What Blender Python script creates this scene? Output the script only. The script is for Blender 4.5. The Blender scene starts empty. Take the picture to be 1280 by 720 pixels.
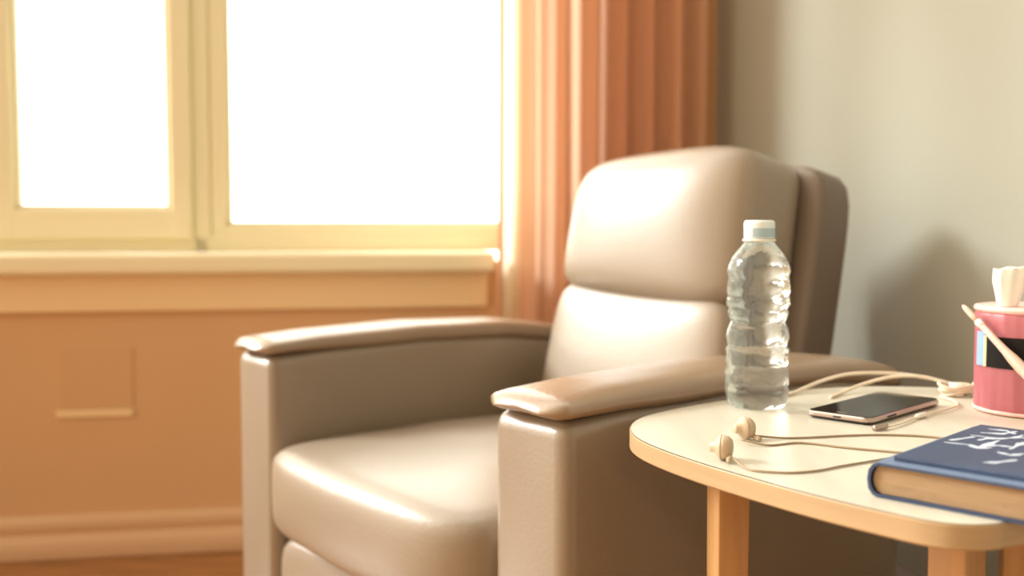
import bpy, bmesh, math, random
from mathutils import Vector, Matrix, noise
random.seed(4)
S = bpy.context.scene
COL = S.collection
R = math.radians

# ------------------------------------------------------------------ camera
cam_d = bpy.data.cameras.new('camera')
cam = bpy.data.objects.new('camera', cam_d); COL.objects.link(cam)
H = 0.815
cam.location = (0, 0, H)
cam.rotation_euler = (R(90) - math.atan(80 / 1300), 0, 0)
cam_d.sensor_width = 36.0
cam_d.lens = 36.0 * 1300 / 1280
cam_d.clip_start = 0.02
cam_d.dof.use_dof = True
cam_d.dof.focus_distance = 1.02
cam_d.dof.aperture_fstop = 3.2
S.camera = cam

# ------------------------------------------------------------------ light
S.view_settings.view_transform = 'Standard'
S.view_settings.look = 'None'
S.view_settings.gamma = 1.0
S.view_settings.use_curve_mapping = False
S.view_settings.exposure = 0.0

SUN_DIR = Vector((0.95, -0.312, -math.tan(R(29)))).normalized()
sun_d = bpy.data.lights.new('sun', 'SUN'); sun = bpy.data.objects.new('sun', sun_d); COL.objects.link(sun)
sun.rotation_euler = SUN_DIR.to_track_quat('-Z', 'Y').to_euler()
sun.location = (-4, 5, 3)
sun_d.energy = 6.0
sun_d.angle = R(13)
sun_d.color = (0.94, 1.0, 0.98)

# sky: a dim warm base, a bright white region round the sun and an added warm fill lobe at back left
world = bpy.data.worlds.new('world'); S.world = world; world.use_nodes = True
nt = world.node_tree; nt.nodes.clear()
wo = nt.nodes.new('ShaderNodeOutputWorld'); bg = nt.nodes.new('ShaderNodeBackground')
tc = nt.nodes.new('ShaderNodeTexCoord')
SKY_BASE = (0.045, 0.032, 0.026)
SKY_FILL_LOBES = [((-0.60, 0.72, 0.35), 0.30, 0.92, (5.6, 5.3, 4.6)),
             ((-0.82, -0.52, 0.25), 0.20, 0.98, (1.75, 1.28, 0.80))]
last = None
for d, f0, f1, c in SKY_FILL_LOBES:
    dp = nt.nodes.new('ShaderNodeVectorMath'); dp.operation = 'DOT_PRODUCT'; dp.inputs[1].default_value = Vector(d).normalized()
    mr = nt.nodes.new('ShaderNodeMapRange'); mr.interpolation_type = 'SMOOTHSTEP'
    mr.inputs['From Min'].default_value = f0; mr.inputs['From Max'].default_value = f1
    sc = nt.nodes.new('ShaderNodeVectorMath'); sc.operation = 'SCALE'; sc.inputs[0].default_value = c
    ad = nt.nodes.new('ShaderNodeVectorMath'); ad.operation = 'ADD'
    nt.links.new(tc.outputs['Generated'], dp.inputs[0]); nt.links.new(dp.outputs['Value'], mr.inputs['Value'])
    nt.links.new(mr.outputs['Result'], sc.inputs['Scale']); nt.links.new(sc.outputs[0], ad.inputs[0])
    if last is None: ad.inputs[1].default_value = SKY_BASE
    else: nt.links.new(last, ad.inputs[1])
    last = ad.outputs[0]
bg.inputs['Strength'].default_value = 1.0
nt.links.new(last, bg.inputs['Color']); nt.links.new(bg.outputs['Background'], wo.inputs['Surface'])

# ------------------------------------------------------------------ materials
def mat(name, col, rough=0.5, spec=0.5, metal=0.0, bump=0.0, bscale=40.0, var=0.0, vscale=6.0, coat=0.0, stretch=None, sheen=0.0, **kw):
    m = bpy.data.materials.new(name); m.use_nodes = True
    t = m.node_tree; b = t.nodes['Principled BSDF']
    b.inputs['Base Color'].default_value = (*col, 1)
    b.inputs['Roughness'].default_value = rough
    b.inputs['Specular IOR Level'].default_value = spec
    b.inputs['Metallic'].default_value = metal
    b.inputs['Coat Weight'].default_value = coat; b.inputs['Coat Roughness'].default_value = 0.28
    if sheen: b.inputs['Sheen Weight'].default_value = sheen
    co = t.nodes.new('ShaderNodeTexCoord'); mp = t.nodes.new('ShaderNodeMapping')
    t.links.new(co.outputs['Object'], mp.inputs['Vector'])
    if stretch: mp.inputs['Scale'].default_value = stretch
    if var:
        n = t.nodes.new('ShaderNodeTexNoise'); n.inputs['Scale'].default_value = vscale; n.inputs['Detail'].default_value = 5
        t.links.new(mp.outputs['Vector'], n.inputs['Vector'])
        r = t.nodes.new('ShaderNodeValToRGB')
        r.color_ramp.elements[0].position = 0.3; r.color_ramp.elements[1].position = 0.7
        r.color_ramp.elements[0].color = (*[c * (1 - var) for c in col], 1)
        r.color_ramp.elements[1].color = (*[min(1, c * (1 + var * 0.5)) for c in col], 1)
        t.links.new(n.outputs['Fac'], r.inputs['Fac']); t.links.new(r.outputs['Color'], b.inputs['Base Color'])
    if bump:
        n = t.nodes.new('ShaderNodeTexNoise'); n.inputs['Scale'].default_value = bscale; n.inputs['Detail'].default_value = 4
        t.links.new(mp.outputs['Vector'], n.inputs['Vector'])
        bp = t.nodes.new('ShaderNodeBump'); bp.inputs['Strength'].default_value = bump; bp.inputs['Distance'].default_value = 0.003
        t.links.new(n.outputs['Fac'], bp.inputs['Height']); t.links.new(bp.outputs['Normal'], b.inputs['Normal'])
    return m

M = {}
M['wall_tan'] = mat('wall_apricot_glow', (0.72, 0.46, 0.26), 0.8, 0.2, bump=0.08, bscale=90, var=0.05, vscale=1.5)  # warm glow of the window put into the wall colour
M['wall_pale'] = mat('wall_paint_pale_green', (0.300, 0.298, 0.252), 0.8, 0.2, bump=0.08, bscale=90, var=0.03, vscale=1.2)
M['frame'] = mat('window_cream_bloom', (0.98, 0.94, 0.70), 0.45, 0.4, bump=0.03)  # cream brightened to carry the bloom round the window
M['sill'] = mat('sill_paint', (0.96, 0.88, 0.64), 0.35, 0.5, bump=0.03)
M['apron'] = mat('apron_paint', (0.92, 0.70, 0.42), 0.5, 0.4, bump=0.03)
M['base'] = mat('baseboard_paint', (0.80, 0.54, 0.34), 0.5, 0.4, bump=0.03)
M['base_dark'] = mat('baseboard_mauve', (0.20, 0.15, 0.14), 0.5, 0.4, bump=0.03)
M['floor'] = mat('floor_wood', (0.42, 0.20, 0.07), 0.35, 0.5, bump=0.1, bscale=30, var=0.4, vscale=5, stretch=(1, 14, 1))
M['leather'] = mat('leather_taupe', (0.262, 0.204, 0.148), 0.40, 0.8, coat=0.35, bump=0.16, bscale=160, var=0.06, vscale=3)
M['leather_cap'] = mat('leather_armcap', (0.29, 0.20, 0.13), 0.27, 0.9, bump=0.16, bscale=160, var=0.08, vscale=5)
M['leather_dark'] = mat('leather_shell', (0.17, 0.13, 0.10), 0.45, 0.5, bump=0.16, bscale=160, var=0.06)
M['piping'] = mat('piping_thread', (0.36, 0.27, 0.19), 0.5)
M['black'] = mat('black_base', (0.02, 0.017, 0.015), 0.6)
M['birch'] = mat('birch_top', (0.60, 0.555, 0.46), 0.33, 0.5, bump=0.03, bscale=60, var=0.10, vscale=4, stretch=(9, 1.2, 1), coat=0.15)
M['edge'] = mat('birch_edge', (0.44, 0.305, 0.17), 0.42, 0.4, bump=0.05, bscale=60, var=0.10, vscale=6, stretch=(1, 1, 22))
M['seam'] = mat('dark_seam', (0.03, 0.02, 0.015), 0.5)
M['legwood'] = mat('leg_wood', (0.50, 0.275, 0.11), 0.42, 0.4, bump=0.06, bscale=60, var=0.15, vscale=5, stretch=(16, 16, 1))
M['navy'] = mat('navy_cloth', (0.028, 0.050, 0.11), 0.45, 0.45, bump=0.25, bscale=420, var=0.12, vscale=30)
M['navy_light'] = mat('navy_flange', (0.13, 0.18, 0.28), 0.45, 0.45, bump=0.1, bscale=300)
M['silver'] = mat('silver_foil', (0.50, 0.57, 0.68), 0.35, 0.6)
M['pages'] = mat('page_block', (0.44, 0.29, 0.165), 0.75, 0.2, bump=0.7, bscale=60, var=0.12, vscale=12, stretch=(1, 1, 60))
M['white_plastic'] = mat('white_plastic', (0.86, 0.83, 0.76), 0.25, 0.6)
M['cream_plastic'] = mat('cream_earbud', (0.50, 0.38, 0.255), 0.4, 0.5)
M['cable'] = mat('cream_cable', (0.74, 0.66, 0.52), 0.4, 0.4)
M['cable_thin'] = mat('thin_cable', (0.34, 0.25, 0.16), 0.45, 0.4)
M['phone_body'] = mat('phone_metal', (0.45, 0.36, 0.31), 0.28, 0.5, metal=0.8)
M['phone_black'] = mat('phone_glass', (0.006, 0.006, 0.008), 0.06, 0.2)
M['phone_back'] = mat('phone_back', (0.02, 0.015, 0.015), 0.3, 0.5)
M['pink'] = mat('pink_wrapper', (0.43, 0.125, 0.15), 0.34, 0.5, bump=0.5, bscale=14, var=0.12, vscale=10)
M['pink_light'] = mat('pink_lid', (0.86, 0.50, 0.46), 0.35, 0.5)
M['label_black'] = mat('black_label', (0.010, 0.008, 0.008), 0.4, 0.15)
M['label_blue'] = mat('label_blue', (0.26, 0.40, 0.60), 0.35, 0.5)
M['label_cream'] = mat('label_cream', (0.66, 0.52, 0.30), 0.45)
M['tissue'] = mat('tissue_paper', (0.86, 0.85, 0.78), 0.9, 0.1, bump=0.4, bscale=60)
M['pen'] = mat('dusty_pink_stick', (0.66, 0.46, 0.38), 0.38, 0.45)
M['cap_blue'] = mat('cap_plastic', (0.72, 0.80, 0.82), 0.3, 0.5)
M['cap_band'] = mat('cap_print', (0.35, 0.48, 0.56), 0.35, 0.5)

def cloth_mat():
    m = bpy.data.materials.new('curtain_salmon'); m.use_nodes = True
    t = m.node_tree; t.nodes.clear()
    o = t.nodes.new('ShaderNodeOutputMaterial'); d = t.nodes.new('ShaderNodeBsdfDiffuse'); tr = t.nodes.new('ShaderNodeBsdfTranslucent')
    mx = t.nodes.new('ShaderNodeMixShader'); mx.inputs[0].default_value = 0.42
    d.inputs['Color'].default_value = (0.72, 0.45, 0.31, 1); tr.inputs['Color'].default_value = (0.90, 0.64, 0.46, 1)
    co = t.nodes.new('ShaderNodeTexCoord'); w = t.nodes.new('ShaderNodeTexWave'); w.inputs['Scale'].default_value = 220
    t.links.new(co.outputs['Object'], w.inputs['Vector'])
    bp = t.nodes.new('ShaderNodeBump'); bp.inputs['Strength'].default_value = 0.1; bp.inputs['Distance'].default_value = 0.001
    t.links.new(w.outputs['Fac'], bp.inputs['Height']); t.links.new(bp.outputs['Normal'], d.inputs['Normal'])
    t.links.new(d.outputs[0], mx.inputs[1]); t.links.new(tr.outputs[0], mx.inputs[2]); t.links.new(mx.outputs[0], o.inputs['Surface'])
    return m
M['curtain'] = cloth_mat()

def lit_cloth_mat():  # paler copy of the curtain cloth, backlight put into its colour
    m = bpy.data.materials.new('curtain_lit_cloth'); m.use_nodes = True
    t = m.node_tree; t.nodes.clear()
    o = t.nodes.new('ShaderNodeOutputMaterial'); d = t.nodes.new('ShaderNodeBsdfDiffuse'); tr = t.nodes.new('ShaderNodeBsdfTranslucent')
    mx = t.nodes.new('ShaderNodeMixShader'); mx.inputs[0].default_value = 0.6
    d.inputs['Color'].default_value = (0.85, 0.72, 0.52, 1); tr.inputs['Color'].default_value = (0.95, 0.85, 0.66, 1)
    t.links.new(d.outputs[0], mx.inputs[1]); t.links.new(tr.outputs[0], mx.inputs[2]); t.links.new(mx.outputs[0], o.inputs['Surface'])
    return m
M['lit_cloth'] = lit_cloth_mat()

def thin_glass():
    m = bpy.data.materials.new('window_glass'); m.use_nodes = True
    t = m.node_tree; t.nodes.clear()
    o = t.nodes.new('ShaderNodeOutputMaterial'); a = t.nodes.new('ShaderNodeBsdfTransparent'); g = t.nodes.new('ShaderNodeBsdfGlossy')
    g.inputs['Roughness'].default_value = 0.02
    mx = t.nodes.new('ShaderNodeMixShader'); mx.inputs[0].default_value = 0.04
    t.links.new(a.outputs[0], mx.inputs[1]); t.links.new(g.outputs[0], mx.inputs[2]); t.links.new(mx.outputs[0], o.inputs['Surface'])
    return m
M['glass'] = thin_glass()

def bottle_mat(name, ior, tfac, tint):
    m = bpy.data.materials.new(name); m.use_nodes = True
    t = m.node_tree; t.nodes.clear()
    o = t.nodes.new('ShaderNodeOutputMaterial'); a = t.nodes.new('ShaderNodeBsdfTransparent'); g = t.nodes.new('ShaderNodeBsdfGlass')
    a.inputs['Color'].default_value = (*tint, 1)
    g.inputs['Roughness'].default_value = 0.03; g.inputs['IOR'].default_value = ior; g.inputs['Color'].default_value = (*tint, 1)
    co = t.nodes.new('ShaderNodeTexCoord'); n = t.nodes.new('ShaderNodeTexNoise'); n.inputs['Scale'].default_value = 55; n.inputs['Detail'].default_value = 2
    bp = t.nodes.new('ShaderNodeBump'); bp.inputs['Strength'].default_value = 0.45; bp.inputs['Distance'].default_value = 0.006
    t.links.new(co.outputs['Object'], n.inputs['Vector']); t.links.new(n.outputs['Fac'], bp.inputs['Height']); t.links.new(bp.outputs['Normal'], g.inputs['Normal'])
    mx = t.nodes.new('ShaderNodeMixShader'); mx.inputs[0].default_value = 1 - tfac
    t.links.new(a.outputs[0], mx.inputs[1]); t.links.new(g.outputs[0], mx.inputs[2])
    hz = t.nodes.new('ShaderNodeBsdfTranslucent'); hz.inputs['Color'].default_value = (0.9, 0.95, 0.95, 1)
    m2 = t.nodes.new('ShaderNodeMixShader'); m2.inputs[0].default_value = 0.06
    t.links.new(mx.outputs[0], m2.inputs[1]); t.links.new(hz.outputs[0], m2.inputs[2]); t.links.new(m2.outputs[0], o.inputs['Surface'])
    return m
M['pet'] = bottle_mat('clear_bottle', 1.38, 0.10, (0.96, 1.0, 1.0))

# ------------------------------------------------------------------ helpers
def link(name, bm, m, parent=None, smooth=False, kind=None):
    me = bpy.data.meshes.new(name)
    bmesh.ops.recalc_face_normals(bm, faces=bm.faces)
    bm.to_mesh(me); bm.free()
    if smooth:
        for p in me.polygons: p.use_smooth = True
    ms = m if isinstance(m, (list, tuple)) else [m]
    for x in ms: me.materials.append(x)
    o = bpy.data.objects.new(name, me); COL.objects.link(o)
    if parent: o.parent = parent
    if kind: o['kind'] = kind
    return o

def tag(o, label, cat, group=None):
    o['label'] = label; o['category'] = cat
    if group: o['group'] = group
    return o

def empty(name, loc, rz=0):
    o = bpy.data.objects.new(name, None); COL.objects.link(o); o.location = loc; o.rotation_euler = (0, 0, rz)
    o.empty_display_size = 0.05
    return o

def box(bm, x0, x1, y0, y1, z0, z1, mtx=None, bev=0, mi=0, seg=2):
    vs = [bm.verts.new((x, y, z)) for x in (x0, x1) for y in (y0, y1) for z in (z0, z1)]
    fs = [bm.faces.new([vs[i] for i in q]) for q in ((0, 1, 3, 2), (4, 6, 7, 5), (0, 4, 5, 1), (2, 3, 7, 6), (0, 2, 6, 4), (1, 5, 7, 3))]
    for f in fs: f.material_index = mi
    allv = list(vs)
    if bev:
        es = list({e for f in fs for e in f.edges})
        r = bmesh.ops.bevel(bm, geom=es, offset=bev, segments=seg, affect='EDGES', profile=0.5)
        allv = list({v for v in vs if v.is_valid} | set(r['verts']))
    if mtx is not None:
        for v in allv: v.co = mtx @ v.co
    return allv

def add_mod_bevel(o, w, s=3, ang=30):
    b = o.modifiers.new('bevel', 'BEVEL'); b.width = w; b.segments = s; b.limit_method = 'ANGLE'; b.angle_limit = R(ang)
    b.harden_normals = False
    for p in o.data.polygons: p.use_smooth = True

def tube(bm, pts, r, seg=10, cyc=False, mi=0, sub=6, taper=None):
    P = [Vector(p) for p in pts]
    Q = []
    n = len(P)
    for i in range(n - 1):
        p0 = P[max(i - 1, 0)]; p1 = P[i]; p2 = P[i + 1]; p3 = P[min(i + 2, n - 1)]
        for k in range(sub):
            t = k / sub
            Q.append(0.5 * ((2 * p1) + (-p0 + p2) * t + (2 * p0 - 5 * p1 + 4 * p2 - p3) * t * t + (-p0 + 3 * p1 - 3 * p2 + p3) * t ** 3))
    Q.append(P[-1])
    rings = []
    up = Vector((0, 0, 1))
    for i, q in enumerate(Q):
        d = (Q[min(i + 1, len(Q) - 1)] - Q[max(i - 1, 0)]).normalized()
        a = up.cross(d)
        if a.length < 1e-3: a = Vector((1, 0, 0)).cross(d)
        a.normalize(); b = d.cross(a)
        rr = r if taper is None else r * taper(i / (len(Q) - 1))
        rings.append([bm.verts.new(q + a * math.cos(2 * math.pi * k / seg) * rr + b * math.sin(2 * math.pi * k / seg) * rr) for k in range(seg)])
    for i in range(len(rings) - 1):
        for k in range(seg):
            f = bm.faces.new([rings[i][k], rings[i][(k + 1) % seg], rings[i + 1][(k + 1) % seg], rings[i + 1][k]]); f.material_index = mi
    for rg in (rings[0], rings[-1]):
        f = bm.faces.new(rg); f.material_index = mi

def lathe(bm, prof, seg=48, mi=0, caps=True, fn=None):
    rings = []
    for (r, z) in prof:
        ring = []
        for k in range(seg):
            a = 2 * math.pi * k / seg
            rr = r if fn is None else fn(r, z, a)
            ring.append(bm.verts.new((rr * math.cos(a), rr * math.sin(a), z)))
        rings.append(ring)
    for i in range(len(rings) - 1):
        for k in range(seg):
            f = bm.faces.new([rings[i][k], rings[i][(k + 1) % seg], rings[i + 1][(k + 1) % seg], rings[i + 1][k]]); f.material_index = mi
    if caps:
        for rg in (rings[0], rings[-1]):
            f = bm.faces.new(rg); f.material_index = mi

def prism(bm, pts, z0, z1, mi_side=0, mi_top=0):
    a = [bm.verts.new((x, y, z0)) for x, y in pts]; b = [bm.verts.new((x, y, z1)) for x, y in pts]
    n = len(pts)
    for i in range(n):
        f = bm.faces.new([a[i], a[(i + 1) % n], b[(i + 1) % n], b[i]]); f.material_index = mi_side
    f = bm.faces.new(a); f.material_index = mi_side
    f = bm.faces.new(b); f.material_index = mi_top

def pillow(bm, hx, hy, hz, n=24, e=5.0, warp=None):
    """superellipsoid-like cushion with softly rounded edges; warp(Vector unit, Vector co) -> Vector co"""
    tmp = {}
    def vert(p):
        k = tuple(round(c, 5) for c in p)
        if k not in tmp:
            u = Vector(p)
            l = (abs(u.x) ** e + abs(u.y) ** e + abs(u.z) ** e) ** (1 / e)
            q = u / l
            c = Vector((q.x * hx, q.y * hy, q.z * hz))
            if warp: c = warp(q, c)
            tmp[k] = bm.verts.new(c)
        return tmp[k]
    for ax in range(3):
        for s in (-1, 1):
            for i in range(n):
                for j in range(n):
                    quad = []
                    for (a, b) in ((i, j), (i + 1, j), (i + 1, j + 1), (i, j + 1)):
                        p = [0, 0, 0]; p[ax] = s
                        p[(ax + 1) % 3] = math.tan((a / n * 2 - 1) * math.pi / 4); p[(ax + 2) % 3] = math.tan((b / n * 2 - 1) * math.pi / 4)
                        quad.append(vert(p))
                    bm.faces.new(quad)

def sp(x, e): return (1 if x >= 0 else -1) * abs(x) ** e

def catmull(pts, sub=8):
    n = len(pts); out = []
    for i in range(n):
        p0, p1, p2, p3 = [Vector(pts[(i + k) % n]) for k in (-1, 0, 1, 2)]
        for k in range(sub):
            t = k / sub
            q = 0.5 * ((2 * p1) + (-p0 + p2) * t + (2 * p0 - 5 * p1 + 4 * p2 - p3) * t * t + (-p0 + 3 * p1 - 3 * p2 + p3) * t ** 3)
            out.append((q.x, q.y))
    return out

# ------------------------------------------------------------------ structure
WA = R(10)
W = Matrix.Translation((-1.05, 2.52, 0)) @ Matrix.Rotation(WA, 4, 'Z')   # wall frame: x along, -y into the room, z up
S0, S1 = -3.50, 1.62            # ends of the window wall
WS0, WS1, WZ0, WZ1 = -3.25, 1.135, 0.745, 2.65  # unseen left end and top enlarged to let the sun reach the table
CORNER = W @ Vector((S1, 0, 0))

bm = bmesh.new(); box(bm, -4.9, 1.4, -0.7, 3.2, -0.06, 0.0); link('floor', bm, M['floor'], kind='structure')

bm = bmesh.new()
T = 0.22
box(bm, S0, S1, 0, T, 0, WZ0 - 0.03, W); box(bm, S0, S1, 0, T, WZ1, 2.95, W)
box(bm, S0, WS0, 0, T, WZ0 - 0.03, WZ1, W); box(bm, WS1, S1, 0, T, WZ0 - 0.03, WZ1, W)
link('wall_window', bm, M['wall_tan'], kind='structure')

# right wall, square to the window wall
bm = bmesh.new(); box(bm, S1, S1 + 0.12, -3.2, T, 0, 2.95, W); link('wall_right', bm, M['wall_pale'], kind='structure')

# window
win = empty('window_1', W @ Vector((0, 0, WZ0)), WA); win['kind'] = 'structure'
def wbox(bm, *a, **k): box(bm, *a, **k)
def wlink(name, bm, m, **k):
    o = link(name, bm, m, **k); o.parent = win
    for v in o.data.vertices: v.co.z -= WZ0
    return o
# wall-frame coordinates relative to the window empty
bm = bmesh.new()
FY0, FY1 = 0.05, 0.15
box(bm, WS0, WS1, FY0, FY1, WZ0, 0.785, bev=0.006); box(bm, WS0, WS1, FY0, FY1, WZ1 - 0.05, WZ1, bev=0.006)
box(bm, WS0, WS0 + 0.05, FY0, FY1, WZ0, WZ1, bev=0.006); box(bm, WS1 - 0.03, WS1, FY0, FY1, WZ0, WZ1, bev=0.006)
box(bm, 0.262, 0.305, FY0, FY1, WZ0, WZ1, bev=0.006)     # post between the sashes
wlink('window_frame', bm, M['frame'])
def sash(s0, s1, g0, g1, gz, gt, y0, name='sash'):
    bm = bmesh.new(); y1 = y0 + 0.055
    box(bm, s0, g0, y0, y1, 0.775, WZ1 - 0.04, bev=0.008); box(bm, g1, s1, y0, y1, 0.775, WZ1 - 0.04, bev=0.008)
    box(bm, s0 + .004, s1 - .004, y0 + .001, y1 - .001, 0.776, gz, bev=0.008); box(bm, s0 + .004, s1 - .004, y0 + .001, y1 - .001, gt, WZ1 - 0.041, bev=0.008)
    # inner glazing bead
    box(bm, g0 - 0.002, g0 + 0.010, y0 + 0.012, y1 - .012, gz, gt); box(bm, g1 - 0.010, g1 + .002, y0 + 0.012, y1 - .012, gz, gt)
    box(bm, g0, g1, y0 + 0.012, y1 - .012, gz - .002, gz + 0.008)
    o = wlink(name, bm, M['frame'])
    bm = bmesh.new(); box(bm, g0, g1, y0 + 0.025, y0 + 0.030, gz, gt)
    g = wlink('window_pane', bm, M['glass'])
    g.parent = o
    return o
sash(-0.205, 0.262, -0.152, 0.211, 0.853, 2.57, 0.030)
sash(0.305, 1.105, 0.345, 1.065, 0.812, 2.58, 0.055)
sash(-1.70, -0.215, -1.65, -0.262, 0.853, 2.57, 0.030)
sash(-3.20, -1.71, -3.15, -1.76, 0.853, 2.57, 0.055)
bm = bmesh.new(); box(bm, WS0 - 0.04, 1.012, -0.075, 0.06, 0.694, 0.745, bev=0.014, seg=4)
o = wlink('window_sill', bm, M['sill'])
# apron board below the sill
bm = bmesh.new(); box(bm, WS0 - 0.02, 1.0, -0.022, -0.0005, 0.602, 0.693, W, bev=0.005)
o = link('trim_1', bm, M['apron'], kind='structure')
# baseboards: stepped moulding
def board(name, a0, a1, prof, m, along_x=True):
    bm = bmesh.new()
    A = [bm.verts.new(W @ (Vector((a0, -d, z)) if along_x else Vector((S1 - d, a0, z)))) for d, z in prof]
    B = [bm.verts.new(W @ (Vector((a1, -d, z)) if along_x else Vector((S1 - d, a1, z)))) for d, z in prof]
    n = len(prof)
    for i in range(n): bm.faces.new([A[i], A[(i + 1) % n], B[(i + 1) % n], B[i]])
    bm.faces.new(A); bm.faces.new(B)
    o = link(name, bm, m, kind='structure'); add_mod_bevel(o, 0.003, 2); return o
board('baseboard_window', S0 + .001, S1 - .034, [(0.0005, 0.0005), (0.034, 0.0005), (0.034, 0.040), (0.030, 0.050), (0.018, 0.058), (0.018, 0.064), (0.024, 0.074), (0.024, 0.092), (0.014, 0.106), (0.0005, 0.108)], M['base'])
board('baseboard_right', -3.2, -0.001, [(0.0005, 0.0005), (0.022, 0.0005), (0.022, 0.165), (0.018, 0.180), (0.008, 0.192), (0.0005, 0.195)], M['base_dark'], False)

# faint access panel with a small ledge, on the wall under the window
ap = empty('access_panel', W @ Vector((0.05, 0, 0.345)), WA)
bm = bmesh.new(); box(bm, -0.10, 0.07, -0.003, -0.0005, 0.02, 0.165, bev=0.001); link('cover_plate', bm, M['wall_tan'], ap)
bm = bmesh.new(); box(bm, -0.11, 0.07, -0.008, -0.0005, -0.002, 0.018, bev=0.003); link('ledge', bm, M['apron'], ap)
tag(ap, 'small tan plate with a pale ledge set low in the wall below the window', 'wall panel')

# ------------------------------------------------------------------ curtain
def curtain():
    root = empty('curtain', W @ Vector((1.30, -0.10, 0.03)), WA)
    bm = bmesh.new(); bl = bmesh.new()
    NU, NV = 260, 24
    def P(u, v, sheet):
        # u across 0..1, v down 0..1
        z = 2.70 - 2.67 * v
        lead = 1.003 + 0.012 * math.sin(v * 3)
        s = lead + (1.545 - lead) * u
        ph = u * 2 * math.pi * 7.2
        amp = 0.024 * (0.55 + 0.45 * v) * (0.5 + 0.9 * min(1, u * 2.5))
        f = math.sin(ph + 0.9 * math.sin(3 * u * math.pi + 0.8 * v)) + 0.30 * math.sin(2.3 * ph + 1.7)
        y = -0.105 - amp * f
        s += 0.010 * math.cos(ph * 1.0) * (u > 0.02)
        if u < 0.02: y += 0.0
        return Vector((s - 1.30, y + 0.10, z - 0.03))
    cut = 0.105
    gv = [[bm.verts.new(P(cut + (1 - cut) * i / NU, j / NV, 0)) for j in range(NV + 1)] for i in range(NU + 1)]
    for i in range(NU):
        for j in range(NV): bm.faces.new([gv[i][j], gv[i + 1][j], gv[i + 1][j + 1], gv[i][j + 1]])
    o = link('curtain_panel', bm, M['curtain'], root, True)
    # leading fold coloured pale to look lit from behind, with a thin salmon hem
    NL = 24
    gv = [[bl.verts.new(P(0.012 + (cut - 0.012) * i / NL, j / NV, 0)) for j in range(NV + 1)] for i in range(NL + 1)]
    for i in range(NL):
        for j in range(NV): bl.faces.new([gv[i][j], gv[i + 1][j], gv[i + 1][j + 1], gv[i][j + 1]])
    o = link('curtain_lit_fold', bl, M['lit_cloth'], root, True); o['label'] = 'leading fold coloured pale cream as if backlit'
    bh = bmesh.new()
    pts = [P(0.006, j / NV, 0) for j in range(NV + 1)]
    tube(bh, pts, 0.0055, 8, sub=2); link('hem', bh, M['curtain'], root, True)
    tag(root, 'floor-length salmon orange curtain gathered in soft folds beside the bright window', 'curtain')
curtain()

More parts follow.
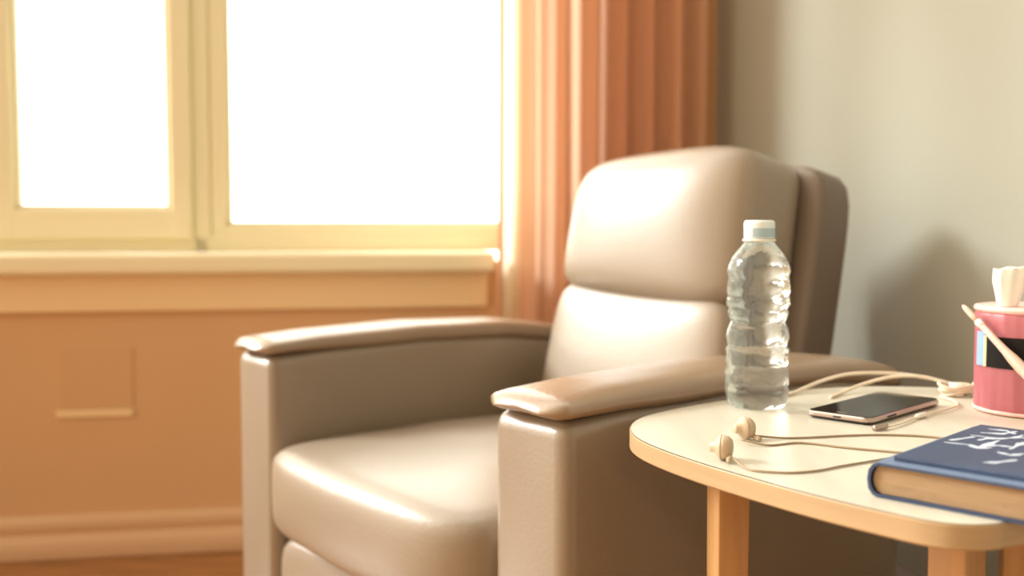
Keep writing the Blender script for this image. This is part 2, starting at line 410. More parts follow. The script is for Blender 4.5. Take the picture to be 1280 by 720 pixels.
# ------------------------------------------------------------------ recliner
def recliner():
    root = empty('recliner', (-0.2105, 1.455, 0.0), math.atan2(-0.785, 0.619))
    L = M['leather']
    def topz(y):
        K = [(-0.03, .617), (0.0, .621), (0.1, .628), (0.3, .633), (0.5, .627), (0.6, .615), (0.72, .594)]
        for i in range(len(K) - 1):
            if y <= K[i + 1][0]:
                t = (y - K[i][0]) / (K[i + 1][0] - K[i][0]); return K[i][1] + (K[i + 1][1] - K[i][1]) * max(0, t)
        return K[-1][1]
    AW = 0.132; HW = 0.432; AL = 0.67
    for sx in (-1, 1):
        x0 = sx * HW; x1 = sx * (HW - AW)
        bm = bmesh.new()
        ys = [AL * i / 20 for i in range(21)]
        pf = [(0.0, 0.035)] + [(y, topz(y) - 0.024) for y in ys] + [(AL, 0.035)]
        a = [bm.verts.new((x0, y, z)) for y, z in pf]; b = [bm.verts.new((x1, y, z)) for y, z in pf]
        n = len(pf)
        for i in range(n): bm.faces.new([a[i], a[(i + 1) % n], b[(i + 1) % n], b[i]])
        bm.faces.new(a); bm.faces.new(b)
        arm = link('armrest', bm, L, root); add_mod_bevel(arm, 0.020, 5, 40)
        # cap
        bm = bmesh.new()
        NY, NS = 44, 28
        rings = []
        cx = sx * (HW - AW / 2)
        for i in range(NY + 1):
            t = i / NY; y = -0.016 + (AL + 0.022) * t
            k = min(1, math.sqrt(max(0, 1 - (1 - min(1, t / 0.045)) ** 2)) + 0.02)   # rounded front tip
            k2 = min(1, math.sqrt(max(0, 1 - (1 - min(1, (1 - t) / 0.04)) ** 2)) + 0.02)
            k *= k2
            hw = (0.0685) * (0.72 + 0.28 * k); th = 0.5 * (0.024 + 0.012 * min(1, t / 0.3)) * (0.35 + 0.65 * k)
            if i in (0, NY): hw *= 0.8; th *= 0.4
            zt = topz(y); zc = zt - 0.5 * (0.024 + 0.012 * min(1, t / 0.3))
            ring = []
            for s_ in range(NS):
                an = 2 * math.pi * s_ / NS
                px_ = sp(math.cos(an), 0.55) * hw; pz_ = sp(math.sin(an), 0.75) * th
                pz_ += 0.004 * (1 - (px_ / hw) ** 2)
                ring.append(bm.verts.new((cx + px_, y, zc + pz_)))
            rings.append(ring)
        for i in range(NY):
            for s_ in range(NS): bm.faces.new([rings[i][s_], rings[i][(s_ + 1) % NS], rings[i + 1][(s_ + 1) % NS], rings[i + 1][s_]])
        bm.faces.new(rings[0]); bm.faces.new(rings[-1])
        c = link('armrest_cap', bm, M['leather_cap'], root, True); c['label'] = 'browner padded cap on the armrest'
    # seat cushion
    def wseat(q, c):
        c = c.copy()
        if q.z > 0: c.z += 0.020 * (1 - q.x ** 2) * (1 - 0.5 * q.y ** 2)
        if q.y < 0: c.y -= 0.030 * (1 - q.x ** 2) ** 1 * (1 - abs(q.z) ** 2 * 0.6)
        c.z += 0.0025 * noise.noise(c * 9)
        return c
    bm = bmesh.new(); pillow(bm, 0.293, 0.29, 0.072, 26, 7.5, wseat)
    for v in bm.verts: v.co += Vector((0, 0.262, 0.390))
    seat = link('seat', bm, L, root, True)
    # footrest panel
    bm = bmesh.new(); pillow(bm, 0.288, 0.030, 0.130, 16, 7, lambda q, c: c + Vector((0, -0.008 * (1 - q.x ** 2) * (1 - q.z ** 2), 0)))
    for v in bm.verts: v.co += Vector((0, 0.030, 0.182))
    link('footrest', bm, L, root, True)
    bm = bmesh.new(); box(bm, -0.30, 0.30, 0.06, 0.66, 0.03, 0.30, bev=0.004)
    link('base', bm, M['black'], root)
    # backrest in a tilted frame
    B = Matrix.Translation((0, 0.480, 0.45)) @ Matrix.Rotation(R(-11.5), 4, 'X')
    def inner(name, hx, d0, d1, v0, v1, e, warp, m, par=root, cx=0.0):
        bm = bmesh.new(); pillow(bm, hx, (d1 - d0) / 2, (v1 - v0) / 2, 28, e, warp)
        for v in bm.verts: v.co = B @ (v.co + Vector((cx, (d0 + d1) / 2, (v0 + v1) / 2)))
        return link(name, bm, m, par, True)
    def wlum(q, c):
        c = c.copy(); t = (q.z + 1) / 2
        if q.y < 0: c.y -= 0.012 * (1 - q.x ** 2) * (1 - q.z ** 2)
        c.x *= 1.10 - 0.10 * t
        c.z += (0.010 * q.x ** 2 - 0.008 * q.x) * max(0, q.z)
        return c
    inner('lumbar_cushion', 0.208, 0.002, 0.165, -0.06, 0.262, 7, wlum, L, cx=-0.004)
    def whead(q, c):
        c = c.copy(); t = (q.z + 1) / 2
        c.y += (0.022 if q.x > 0 else 0.012) * abs(q.x) ** 4 * min(1, max(0, -q.y))
        c.x *= 1 - 0.05 * t ** 2
        c.z -= (0.010 * abs(q.x) ** 3 - 0.010 * q.x) * max(0, q.z)
        if q.y < 0: c.y -= 0.014 * (1 - q.x ** 2) * max(0, 1 - q.z ** 2)
        c.y += 0.018 * max(0, q.z) ** 3
        c.z += (0.008 * q.x ** 2 - 0.008 * q.x) * max(0, -q.z)
        return c
    hd = inner('headrest', 0.212, -0.006, 0.176, 0.240, 0.512, 7, whead, L, cx=-0.004)
    def wsh(q, c):
        return c.copy()
    inner('back_shell', 0.228, 0.168, 0.268, -0.36, 0.512, 12, wsh, M['leather_dark'], cx=0.006)
    for sx in (-1, 1):
        for y in (0.06, 0.60):
            bm = bmesh.new()
            cxx = sx * 0.366
            for v in [0]:
                prof = [(0.020, 0.0), (0.024, 0.006), (0.024, 0.030), (0.020, 0.036)]
                lathe(bm, prof, 20)
            for v in bm.verts: v.co += Vector((cxx, y, 0))
            link('foot', bm, M['black'], root, True)
    tag(root, 'taupe leather recliner armchair with padded arms facing the window light', 'armchair')
recliner()

# ------------------------------------------------------------------ side table
def table():
    C = (0.45, 1.06)
    root = empty('side_table', (C[0], C[1], 0))
    ctl = [(0.1240, 1.085), (0.1290, 1.020), (0.1668, 0.9314), (0.2315, 0.8268), (0.2830, 0.762), (0.3060, 0.7400), (0.3260, 0.7330), (0.348, 0.7350),
           (0.3790, 0.748), (0.50, 0.785), (0.62, 0.842), (0.71, 0.930), (0.745, 1.06), (0.725, 1.20), (0.665, 1.300), (0.585, 1.352), (0.4924, 1.3700),
           (0.4200, 1.3580), (0.3618, 1.3320), (0.2494, 1.2535), (0.1838, 1.1960), (0.1420, 1.145)]
    def off(pts, d):
        out = []; n = len(pts)
        for i in range(n):
            a = Vector(pts[i - 1]); b = Vector(pts[(i + 1) % n]); t = (b - a).normalized(); nn = Vector((-t.y, t.x))
            out.append((pts[i][0] + nn.x * d, pts[i][1] + nn.y * d))
        return out
    cv = [(x - C[0], y - C[1]) for x, y in catmull(ctl, 8)]
    layers = [(0.0015, 0.5805, 0), (0.0, 0.582, 0), (0.0, 0.5985, 0), (0.0004, 0.5993, 0)]
    bm = bmesh.new(); rings = [[bm.verts.new((x, y, z)) for x, y in off(cv, d)] for d, z, _ in layers]
    n = len(cv)
    for a, b in zip(rings, rings[1:]):
        for i in range(n): bm.faces.new([a[i], a[(i + 1) % n], b[(i + 1) % n], b[i]])
    bm.faces.new(rings[0]); bm.faces.new(rings[-1])
    core = link('tabletop', bm, M['edge'], root); core['label'] = 'orange wood table edge and board'
    bm = bmesh.new(); prism(bm, off(cv, 0.0016), 0.5993, 0.60, 0, 1)
    o = link('veneer', bm, [M['seam'], M['birch']], core); o['label'] = 'pale birch surface with a thin dark rim'
    legs = [((0.2245, 1.064), R(10)), ((0.3780, 0.868), R(38)), ((0.609, 1.235), R(-16)), ((0.650, 0.985), R(60))]
    for (x, y), a in legs:
        bm = bmesh.new(); h = 0.0175
        vs0 = [(-h, -h), (h, -h), (h, h), (-h, h)]
        A = [bm.verts.new((p * 0.82, q * 0.82, 0.0)) for p, q in vs0]; Bv = [bm.verts.new((p, q, 0.5805)) for p, q in vs0]
        for i in range(4): bm.faces.new([A[i], A[(i + 1) % 4], Bv[(i + 1) % 4], Bv[i]])
        bm.faces.new(A); bm.faces.new(Bv)
        o = link('leg', bm, M['legwood'], root); add_mod_bevel(o, 0.002, 2)
        o.location = (x - C[0], y - C[1], 0); o.rotation_euler = (0, 0, a)
    tag(root, 'small rounded birch side table with square wooden legs in front of the recliner', 'table')
table()
TZ = 0.60

# ------------------------------------------------------------------ bottle
def bottle():
    root = empty('water_bottle', (0.2891, 1.2173, TZ + 0.0003))
    k = 1.2173 / 1300
    z = lambda py: (509 - py) * k
    # (half width px, y px)
    P = [(20, 508.9), (31, 508.6), (35, 506), (37.5, 500), (39, 492), (39.5, 486), (37.6, 482), (39.2, 478), (39.6, 468), (39.4, 461), (37.2, 457), (39.0, 453), (39.4, 444), (39.0, 437),
         (36.8, 433), (38.6, 429), (39, 420), (38.2, 412), (36.0, 407), (35.4, 401), (36.6, 396), (38.6, 390), (37.0, 385), (38.6, 380), (39.2, 373), (37.2, 368), (38.8, 363), (39.4, 355), (37.8, 350),
         (39.2, 345), (39.0, 338), (36.8, 330), (33.0, 322), (27.5, 314), (22.0, 307.5), (18.2, 303), (17.2, 300)]
    bm = bmesh.new()
    prof = [(r * k, z(y)) for r, y in P]
    def fn(r, zz, a):
        w = 0
        if 0.012 < zz < 0.085: w = 0.0007 * math.sin(a * 9 + zz * 20)
        if zz >= 0.095 and zz < 0.16: w = 0.0010 * math.sin(a * 6 + zz * 120)
        if zz <= 0.012 and zz > 0.0005: w = -0.0022 * max(0, math.cos(a * 5)) * (1 - zz / 0.012)
        return r * (1 + 0.0) + w - (0.0009 * (1 - math.cos(2 * math.pi * zz / 0.0135)) if 0.03 < zz < 0.16 else 0)
    lathe(bm, prof, 72, fn=fn)
    body = link('bottle_body', bm, M['pet'], root, True)
    bm = bmesh.new(); lathe(bm, [(17.2 * k, z(301.5)), (20.5 * k, z(301)), (20.5 * k, z(298.5)), (17 * k, z(298))], 40)
    link('neck_ring', bm, M['white_plastic'], root, True)
    bm = bmesh.new()
    lathe(bm, [(18.4 * k, z(297.6)), (18.8 * k, z(297)), (18.8 * k, z(279)), (18.0 * k, z(276)), (16.0 * k, z(275))], 96,
          fn=lambda r, zz, a: r + (0.00025 * math.sin(a * 32) if r > 18.5 * k else 0))
    cap = link('bottle_cap', bm, M['cap_blue'], root, True); cap['label'] = 'pale ribbed screw cap'
    bm = bmesh.new()
    seg = 24
    for zz0, zz1 in ((z(296), z(285)),):
        pr = []
        for i in range(seg + 1):
            a = R(-128) + R(100) * i / seg
            for r in (18.9 * k, 19.5 * k):
                pr.append((r * math.cos(a), r * math.sin(a)))
        inner_ = pr[0::2]; outer = pr[1::2]; prism(bm, inner_ + outer[::-1], zz0, zz1)
    o = link('cap_band', bm, M['cap_band'], cap, False); o['label'] = 'grey blue printed band'
    tag(root, 'clear plastic water bottle with white cap standing on the birch table', 'bottle')
bottle()

# ------------------------------------------------------------------ phone
def rrect(hx, hy, r, seg=8):
    out = []
    for cx, cy, a0 in ((hx - r, hy - r, 0), (-hx + r, hy - r, 90), (-hx + r, -hy + r, 180), (hx - r, -hy + r, 270)):
        for i in range(seg + 1):
            a = R(a0 + 90 * i / seg); out.append((cx + r * math.cos(a), cy + r * math.sin(a)))
    return out
def layered(bm, hx, hy, r, layers, mi=0):
    rings = []
    for ins, z in layers:
        rings.append([bm.verts.new((x, y, z)) for x, y in rrect(hx - ins, hy - ins, max(r - ins, 0.001))])
    n = len(rings[0])
    for a, b in zip(rings, rings[1:]):
        for i in range(n): f = bm.faces.new([a[i], a[(i + 1) % n], b[(i + 1) % n], b[i]]); f.material_index = mi
    bm.faces.new(rings[0]).material_index = mi; bm.faces.new(rings[-1]).material_index = mi
def phone():
    root = empty('smartphone', (0.4175, 1.1850, TZ + 0.0003), R(-45.0))
    hx, hy = 0.0385, 0.090
    bm = bmesh.new(); layered(bm, hx, hy, 0.010, [(0.006, 0.0), (0.002, 0.0012), (0.0008, 0.003)]); link('back_cover', bm, M['phone_back'], root, True)
    bm = bmesh.new(); layered(bm, hx, hy, 0.010, [(0.0006, 0.0030), (0.0, 0.0036), (0.0, 0.0066), (0.0012, 0.0080)]); o = link('frame', bm, M['phone_body'], root); o['label'] = 'rosy metal rim'
    bm = bmesh.new(); layered(bm, hx - 0.0014, hy - 0.0014, 0.009, [(0.0, 0.0080), (0.0006, 0.0086)]); scr = link('screen', bm, M['phone_black'], root)
    bm = bmesh.new(); box(bm, -0.006, 0.006, -0.0805, -0.0780, 0.0086, 0.00875); link('earpiece', bm, M['phone_body'], scr)
    bm = bmesh.new(); box(bm, hx - 0.0002, hx + 0.0007, -0.050, -0.030, 0.0042, 0.0060, bev=0.0002); link('side_button', bm, M['phone_black'], root)
    bm = bmesh.new(); box(bm, -0.0045, 0.0045, -hy - 0.0003, -hy + 0.0008, 0.0042, 0.0060); link('charging_port', bm, M['black'], root)
    tag(root, 'black glossy smartphone lying face up on the table beside the bottle', 'phone')
phone()

# ------------------------------------------------------------------ cables
def earphones():
    root = empty('earphones', (0.22, 0.98, TZ))
    o_ = Vector(root.location)
    def loc(pts): return [Vector(p) - o_ for p in pts]
    z = TZ + 0.0013
    # cord of the nearer bud
    bm = bmesh.new()
    tube(bm, loc([(0.1985, 0.925, z + .004), (0.2050, 0.9020, z), (0.2149, 0.8897, z), (0.2411, 0.8839, z), (0.268, 0.893, z), (0.2898, 0.9076, z), (0.3217, 0.9262, z), (0.352, 0.944, z), (0.372, 0.955, z)]), 0.00105, 8)
    link('cord', bm, M['cable_thin'], root, True)
    bm = bmesh.new()
    tube(bm, loc([(0.2240, 1.004, z + .004), (0.2475, 0.9955, z), (0.2825, 1.0068, z), (0.3202, 0.984, z), (0.345, 0.972, z), (0.3735, 0.9565, z + .0004)]), 0.00105, 8)
    link('cord', bm, M['cable_thin'], root, True)
    bm = bmesh.new()
    tube(bm, loc([(0.2440, 1.030, z + .002), (0.2700, 1.030, z), (0.2968, 1.0318, z), (0.3408, 1.0420, z), (0.3813, 1.0450, z), (0.4190, 1.0360, z), (0.445, 1.012, z), (0.430, 0.985, z), (0.3745, 0.9580, z + .0008)]), 0.0011, 8)
    link('cord', bm, M['cable_thin'], root, True)
    bm = bmesh.new(); pillow(bm, 0.005, 0.0022, 0.0016, 6, 3)
    for v in bm.verts: v.co += Vector((0.374, 0.957, TZ + 0.0022)) - o_
    link('splitter', bm, M['cable'], root, True)
    def bud(p, rz, s=1.0):
        e = empty('earbud', Vector(p) - o_, rz); e.parent = root
        # body is rotated so the speaker dome faces along local x
        Q = Matrix.Rotation(R(90), 4, 'Y')
        bm = bmesh.new()
        lathe(bm, [(0.0035 * s, -0.0085 * s), (0.0075 * s, -0.0075 * s), (0.0100 * s, -0.0045 * s), (0.0108 * s, -0.0010 * s), (0.0108 * s, 0.0012 * s)], 28)
        for v in bm.verts: v.co = Q @ v.co
        h = link('housing', bm, M['cream_plastic'], e, True)
        bm = bmesh.new()
        lathe(bm, [(0.0109 * s, 0.0012 * s), (0.0112 * s, 0.0018 * s), (0.0109 * s, 0.0026 * s), (0.0085 * s, 0.0050 * s), (0.0050 * s, 0.0075 * s), (0.0046 * s, 0.0110 * s), (0.0035 * s, 0.0120 * s)], 28)
        for v in bm.verts: v.co = Q @ v.co
        link('ear_tip', bm, M['cream_plastic'], e, True)
        bm = bmesh.new()
        tube(bm, [(-0.004 * s, 0, -0.004 * s), (-0.006 * s, 0.006 * s, -0.007 * s), (-0.007 * s, 0.016 * s, -0.0082 * s)], 0.0024 * s, 10)
        link('stem', bm, M['cream_plastic'], e, True)
    bud((0.1930, 0.938, TZ + 0.0116), R(160), 1.03)
    bud((0.2330, 1.0280, TZ + 0.0116), R(195), 1.03)
    tag(root, 'cream wired earphones with two buds lying at the near edge of the table', 'earphones')
earphones()

def usb_cable():
    root = empty('charging_cable', (0.555, 1.29, TZ))
    o_ = Vector(root.location)
    def loc(pts): return [Vector(p) - o_ for p in pts]
    z = TZ + 0.0024
    bm = bmesh.new()
    # long loop rising behind the phone
    tube(bm, loc([(0.335, 1.278, z), (0.3600, 1.305, z + 0.001), (0.4005, 1.335, z + 0.010), (0.4424, 1.345, z + 0.018), (0.4951, 1.345, z + 0.0185), (0.5373, 1.335, z + 0.014), (0.562, 1.318, z + 0.008), (0.575, 1.300, z + 0.001)]), 0.0021, 10)
    tube(bm, loc([(0.392, 1.268, z), (0.4150, 1.300, z), (0.4500, 1.322, z + 0.008), (0.489, 1.325, z + 0.017), (0.525, 1.318, z + 0.018), (0.552, 1.305, z + 0.010), (0.565, 1.290, z + 0.004)]), 0.0021, 10)
    link('cable', bm, M['cable'], root, True)
    bm = bmesh.new()
    random.seed(9)
    for k in range(5):
        pts = []
        a0 = random.uniform(0, 6.28)
        for i in range(9):
            a = a0 + i * 0.8
            pts.append((0.556 + (0.017 + 0.005 * k / 4) * math.cos(a), 1.290 + (0.012) * math.sin(a), z + 0.002 + 0.0022 * k + 0.003 * math.sin(a * 1.5 + k)))
        tube(bm, loc(pts), 0.0021, 8)
    link('coil', bm, M['cable'], root, True)
    bm = bmesh.new(); box(bm, -0.006, 0.006, -0.0105, 0.0105, 0.0004, 0.0165, bev=0.002)
    link('cable_tie', bm, M['white_plastic'], root)
    bm = bmesh.new(); box(bm, -0.005, 0.005, -0.011, 0.011, 0, 0.008, Matrix.Translation((0.030, -0.020, 0.0003)) @ Matrix.Rotation(R(60), 4, 'Z'), bev=0.0015)
    plug = link('plug', bm, M['white_plastic'], root)
    bm = bmesh.new()
    tube(bm, loc([(0.571, 1.292, z + 0.002), (0.580, 1.286, z + 0.001), (0.5785, 1.2738, TZ + 0.0044)]), 0.0016, 8)
    link('plug_lead', bm, M['cable'], root, True)
    tag(root, 'thicker cream cable arching behind the phone and knotted beside the pink tub', 'cable')
usb_cable()

def loose_lead():
    # thin lead lying along the phone's near long side
    z = TZ + 0.0026
    root = empty('audio_lead', (0.45, 1.13, TZ))
    o_ = Vector(root.location)
    bm = bmesh.new()
    tube(bm, [Vector(p) - o_ for p in [(0.3900, 1.0780, z), (0.410, 1.094, z), (0.440, 1.128, z), (0.470, 1.158, z), (0.500, 1.184, z), (0.524, 1.212, z), (0.532, 1.245, z), (0.528, 1.272, z)]], 0.0014, 8)
    link('cord', bm, M['cable'], root, True)
    bm = bmesh.new()
    tube(bm, [Vector(p) - o_ for p in [(0.3760, 1.0690, z + .0008), (0.3830, 1.0740, z + .0008), (0.3925, 1.0800, z + .0008)]], 0.0030, 12)
    link('jack', bm, M['phone_body'], root, True)
    bm = bmesh.new()
    tube(bm, [Vector(p) - o_ for p in [(0.4460, 1.1345, z + .0006), (0.4530, 1.1415, z + .0006), (0.4600, 1.1482, z + .0006)]], 0.0030, 12)
    link('inline_control', bm, M['white_plastic'], root, True)
    tag(root, 'thin pale lead lying along the near side of the smartphone', 'cable')
loose_lead()

# ------------------------------------------------------------------ tissue tub
def tub():
    root = empty('tissue_tub', (0.598, 1.188, TZ + 0.0003))
    r = 0.0610
    def fold(rr, z, a): return rr + 0.0006 * math.sin(a * 13 + z * 30) + 0.0005 * math.sin(a * 29)
    bm = bmesh.new()
    prof = [(r - 0.006, 0.0), (r - 0.002, 0.0015), (r, 0.006)] + [(r, 0.006 + 0.106 * i / 12) for i in range(1, 13)] + [(r - 0.0015, 0.1150)]
    lathe(bm, prof, 96, fn=fold)
    body = link('tub_body', bm, M['pink'], root, True)
    bm = bmesh.new()
    lathe(bm, [(r - 0.001, 0.1140), (r + 0.0018, 0.1165), (r + 0.0022, 0.1190), (r + 0.001, 0.1210), (r - 0.004, 0.1218), (0.020, 0.1222), (0.012, 0.1215), (0.006, 0.1200)], 64)
    o = link('lid', bm, M['pink_light'], root, True); o['label'] = 'paler pink rim lid'
    def band(a0, a1, zf0, zf1, rr0, rr1, name, m, lab=None, n=30):
        bm = bmesh.new(); A = []
        for i in range(n + 1):
            t = i / n; a = R(a0 + (a1 - a0) * t)
            A.append([bm.verts.new((rr * math.cos(a), rr * math.sin(a), z)) for rr, z in ((rr0, zf0(t)), (rr1, zf0(t)), (rr1, zf1(t)), (rr0, zf1(t)))])
        for i in range(n):
            for k in range(4): bm.faces.new([A[i][k], A[i][(k + 1) % 4], A[i + 1][(k + 1) % 4], A[i + 1][k]])
        bm.faces.new(A[0]); bm.faces.new(A[-1])
        o = link(name, bm, m, body)
        if lab: o['label'] = lab
    # angles: -90 faces the camera, 180 is the photo's left
    band(195, 345, lambda t: 0.0535 - 0.040 * max(0, t - 0.30) * 1.4, lambda t: 0.0885, r - 0.002, r + 0.0016, 'label_band', M['label_black'], 'black label band', 50)
    band(177, 191, lambda t: 0.0535, lambda t: 0.0920, r - 0.002, r + 0.0017, 'label_patch', M['label_blue'], 'pale blue label patch', 10)
    band(191, 195, lambda t: 0.0535, lambda t: 0.0885, r - 0.002, r + 0.0018, 'label_stripe', M['label_cream'], 'cream stripe', 5)
    band(237.5, 239.5, lambda t: 0.060, lambda t: 0.0883, r - 0.002, r + 0.0020, 'label_line', M['label_cream'], 'thin cream line', 4)
    bm = bmesh.new()
    lathe(bm, [(r - 0.003, 0.0005), (r + 0.0008, 0.0010), (r + 0.0012, 0.0035), (r + 0.0002, 0.0050)], 96, fn=lambda rr, z, a: rr + 0.0006 * math.sin(a * 40))
    o = link('bottom_rim', bm, M['pink_light'], root, True)
    # tissue tuft: its own sheet, pulled up through the lid
    tr = empty('tissue', (0.5570, 1.165, TZ + 0.1225))
    bm = bmesh.new()
    N, V = 72, 16; rings = []
    for j in range(V + 1):
        t = j / V
        z = 0.044 * t
        rx = 0.0118 + 0.0078 * min(1, t * 1.5) - 0.0012 * t; ry = 0.0070 + 0.0030 * t
        ring = []
        for i in range(N):
            a = 2 * math.pi * i / N
            w = 0.92 + 0.16 * abs(math.sin(a * 2.5 + 0.5 * t)) * (0.4 + t) - 0.16 * (0.3 + t) * abs(math.sin(a * 4 + 0.7))
            ring.append(bm.verts.new((rx * w * math.cos(a) + 0.004 * t, ry * w * math.sin(a), z + t * 0.0018 * math.cos(a) + 0.0008 * t * math.sin(a * 5))))
        rings.append(ring)
    for j in range(V):
        for i in range(N): bm.faces.new([rings[j][i], rings[j][(i + 1) % N], rings[j + 1][(i + 1) % N], rings[j + 1][i]])
    # folded inwards at the top
    last = rings[-1]
    for (k, dz) in ((0.80, -0.004), (0.5, -0.014), (0.2, -0.020)):
        c = Vector((0.004, 0, 0)); ring = [bm.verts.new((c.x + (v.co.x - c.x) * k, v.co.y * k, v.co.z + dz)) for v in rings[-1]]
        for i in range(N): bm.faces.new([last[i], last[(i + 1) % N], ring[(i + 1) % N], ring[i]])
        last = ring
    bm.faces.new(last)
    sh = link('tissue_sheet', bm, M['tissue'], tr, True)
    tag(tr, 'white paper tissue sticking up out of the pink tub', 'tissue')
    tag(root, 'round pink tub with a black label band at the back of the table', 'tissue tub')
tub()

# ------------------------------------------------------------------ slim stick leaning on the tub
def stick():
    b = Vector((0.580, 1.054, TZ + 0.0052)); t = Vector((0.5170, 1.190, 0.7220))
    d = t - b; Ln = d.length
    root = empty('makeup_brush', b)
    root.rotation_euler = d.to_track_quat('Z', 'Y').to_euler()
    bm = bmesh.new()
    lathe(bm, [(0.0012, 0.0), (0.0034, 0.002), (0.0042, 0.010), (0.0050, 0.040), (0.0058, Ln * .40), (0.0066, Ln * .46), (0.0060, Ln * .54), (0.0046, Ln * .60), (0.0038, Ln * .70), (0.0034, Ln * .84)], 24)
    link('handle', bm, M['pen'], root, True)
    bm = bmesh.new(); lathe(bm, [(0.0036, Ln * .815), (0.0042, Ln * .82), (0.0042, Ln * .855), (0.0034, Ln * .86)], 24)
    o = link('ferrule', bm, M['white_plastic'], root, True); o['label'] = 'white collar'
    bm = bmesh.new(); lathe(bm, [(0.0030, Ln * .858), (0.0034, Ln * .90), (0.0032, Ln * .96), (0.0022, Ln * .99), (0.0008, Ln * 1.0)], 24)
    link('tip', bm, M['pen'], root, True)
    tag(root, 'slim dusty pink stick leaning against the pink tub', 'brush')
stick()

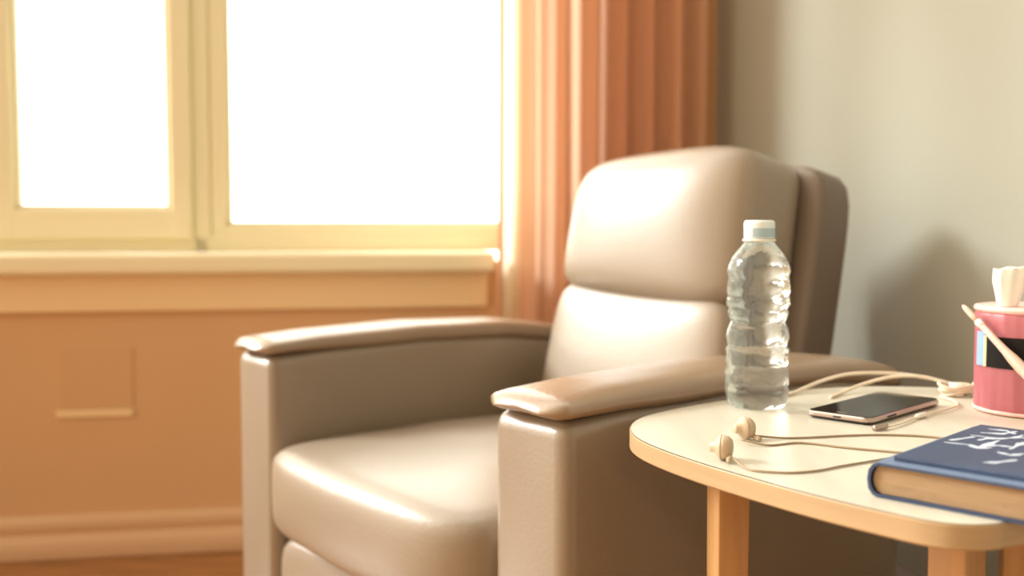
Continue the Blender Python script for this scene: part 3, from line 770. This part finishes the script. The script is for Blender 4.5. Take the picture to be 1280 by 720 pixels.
# ------------------------------------------------------------------ book
def book():
    # local x runs along the short tail edge (towards the viewer's right), local y along the spine
    ang = math.atan2(0.7310 - 0.8119, 0.3657 - 0.2832)
    ux = Vector((math.cos(ang), math.sin(ang))); uy = Vector((-ux.y, ux.x))
    o = Vector((0.2832, 0.8119))
    root = empty('book', (o.x, o.y, TZ + 0.0003), ang)
    Wd, Ln, Th = 0.138, 0.205, 0.0270
    inv = lambda p: ((Vector(p) - o).dot(ux), (Vector(p) - o).dot(uy))
    bm = bmesh.new()
    # case: bottom board, rounded spine and top board as one wrap
    sec = [(Wd, 0.0), (0.006, 0.0), (0.002, 0.0015), (-0.0015, 0.006), (-0.0025, Th * .5), (-0.0015, Th - 0.006), (0.002, Th - 0.0012), (0.006, Th), (Wd, Th),
           (Wd, Th - 0.0018), (0.007, Th - 0.0018), (0.0035, Th - 0.0035), (0.0010, Th - 0.008), (0.0002, Th * .5), (0.0010, 0.008), (0.0035, 0.0040), (0.007, 0.0026), (Wd, 0.0026)]
    A = [bm.verts.new((x, 0, z)) for x, z in sec]; Bv = [bm.verts.new((x, Ln, z)) for x, z in sec]
    n = len(sec)
    for i in range(n): bm.faces.new([A[i], A[(i + 1) % n], Bv[(i + 1) % n], Bv[i]])
    bm.faces.new(A); bm.faces.new(Bv)
    cov = link('cover', bm, M['navy'], root)
    # light bevel of the top board
    bm = bmesh.new(); box(bm, 0.004, Wd - 0.0008, 0.0008, Ln - .001, Th + 0.0000, Th + 0.0006)
    o1 = link('cover_border', bm, M['navy_light'], cov); o1['label'] = 'lighter blue border of the cover'
    bm = bmesh.new(); box(bm, 0.0120, Wd - 0.0035, 0.0150, Ln - 0.0085, Th + 0.0006, Th + 0.0046, bev=0.0008)
    link('cover_panel', bm, M['navy'], cov)
    bm = bmesh.new()
    # page block with slightly rounded spine side
    sec = [(0.0012, Th * .5), (0.0018, 0.009), (0.0042, 0.0045), (0.008, 0.0027), (Wd - 0.006, 0.0027), (Wd - 0.009, Th * .5), (Wd - 0.006, Th - 0.0019), (0.008, Th - 0.0019), (0.0042, Th - 0.0038), (0.0018, Th - .009)]
    A = [bm.verts.new((x, 0.0035, z)) for x, z in sec]; Bv = [bm.verts.new((x, Ln - 0.004, z)) for x, z in sec]
    n = len(sec)
    for i in range(n): bm.faces.new([A[i], A[(i + 1) % n], Bv[(i + 1) % n], Bv[i]])
    bm.faces.new(A); bm.faces.new(Bv)
    o2 = link('pages', bm, M['pages'], root); o2['label'] = 'tan page edges'
    # brushed silver lettering on the cover
    strokes = [[(0.3632, 0.8648), (0.381, 0.8542), (0.3808, 0.8405), (0.394, 0.8439)],
               [(0.3986, 0.8942), (0.4163, 0.8792), (0.4318, 0.8829), (0.4442, 0.8942)],
               [(0.4266, 0.9216), (0.4387, 0.9136), (0.4391, 0.898)],
               [(0.3906, 0.8273), (0.3959, 0.8144), (0.4082, 0.8208)],
               [(0.4053, 0.8372), (0.424, 0.8577), (0.4302, 0.8648)],
               [(0.3622, 0.7899), (0.3718, 0.7899), (0.3926, 0.7989)],
               [(0.3808, 0.8405), (0.4129, 0.8719)],
               [(0.3707, 0.8719), (0.3983, 0.8867)],
               [(0.4253, 0.8572), (0.4440, 0.8500), (0.4500, 0.8600), (0.4380, 0.8720)],
               [(0.4082, 0.8208), (0.4280, 0.8180), (0.4400, 0.8300)],
               [(0.395, 0.872), (0.407, 0.880), (0.421, 0.878)], [(0.412, 0.905), (0.428, 0.899), (0.446, 0.910)], [(0.389, 0.850), (0.402, 0.852), (0.411, 0.846)], [(0.436, 0.884), (0.452, 0.876), (0.462, 0.886)]]
    bm = bmesh.new()
    zt = Th + 0.0046
    for si, st in enumerate(strokes):
        P = [inv(p) for p in st]
        P = [(min(max(x, .012), Wd - .008), min(max(y, .012), Ln - .012)) for x, y in P]
        Q = []
        for i in range(len(P) - 1):
            for k in range(8): Q.append((P[i][0] + (P[i + 1][0] - P[i][0]) * k / 8, P[i][1] + (P[i + 1][1] - P[i][1]) * k / 8))
        Q.append(P[-1]); pv = None
        for i, (x, y) in enumerate(Q):
            a = Q[max(i - 1, 0)]; b = Q[min(i + 1, len(Q) - 1)]; dx, dy = b[0] - a[0], b[1] - a[1]; l = math.hypot(dx, dy) or 1
            w = 0.0009 + 0.0024 * math.sin(math.pi * (i + .5) / (len(Q) + .5)) * (0.7 + 0.5 * math.sin(si * 2 + i * .7))
            nx, ny = -dy / l * w, dx / l * w
            h = 0.0001 + 0.00001 * si
            cur = [bm.verts.new((x + nx, y + ny, zt)), bm.verts.new((x + nx, y + ny, zt + h)), bm.verts.new((x - nx, y - ny, zt + h)), bm.verts.new((x - nx, y - ny, zt))]
            if pv:
                for k in range(4): bm.faces.new([pv[k], pv[(k + 1) % 4], cur[(k + 1) % 4], cur[k]])
            pv = cur
    o3 = link('cover_lettering', bm, M['silver'], cov); o3['label'] = 'silver brushed lettering on the cover'
    tag(root, 'thick navy hardcover book with silver lettering at the near corner of the table', 'book')
book()
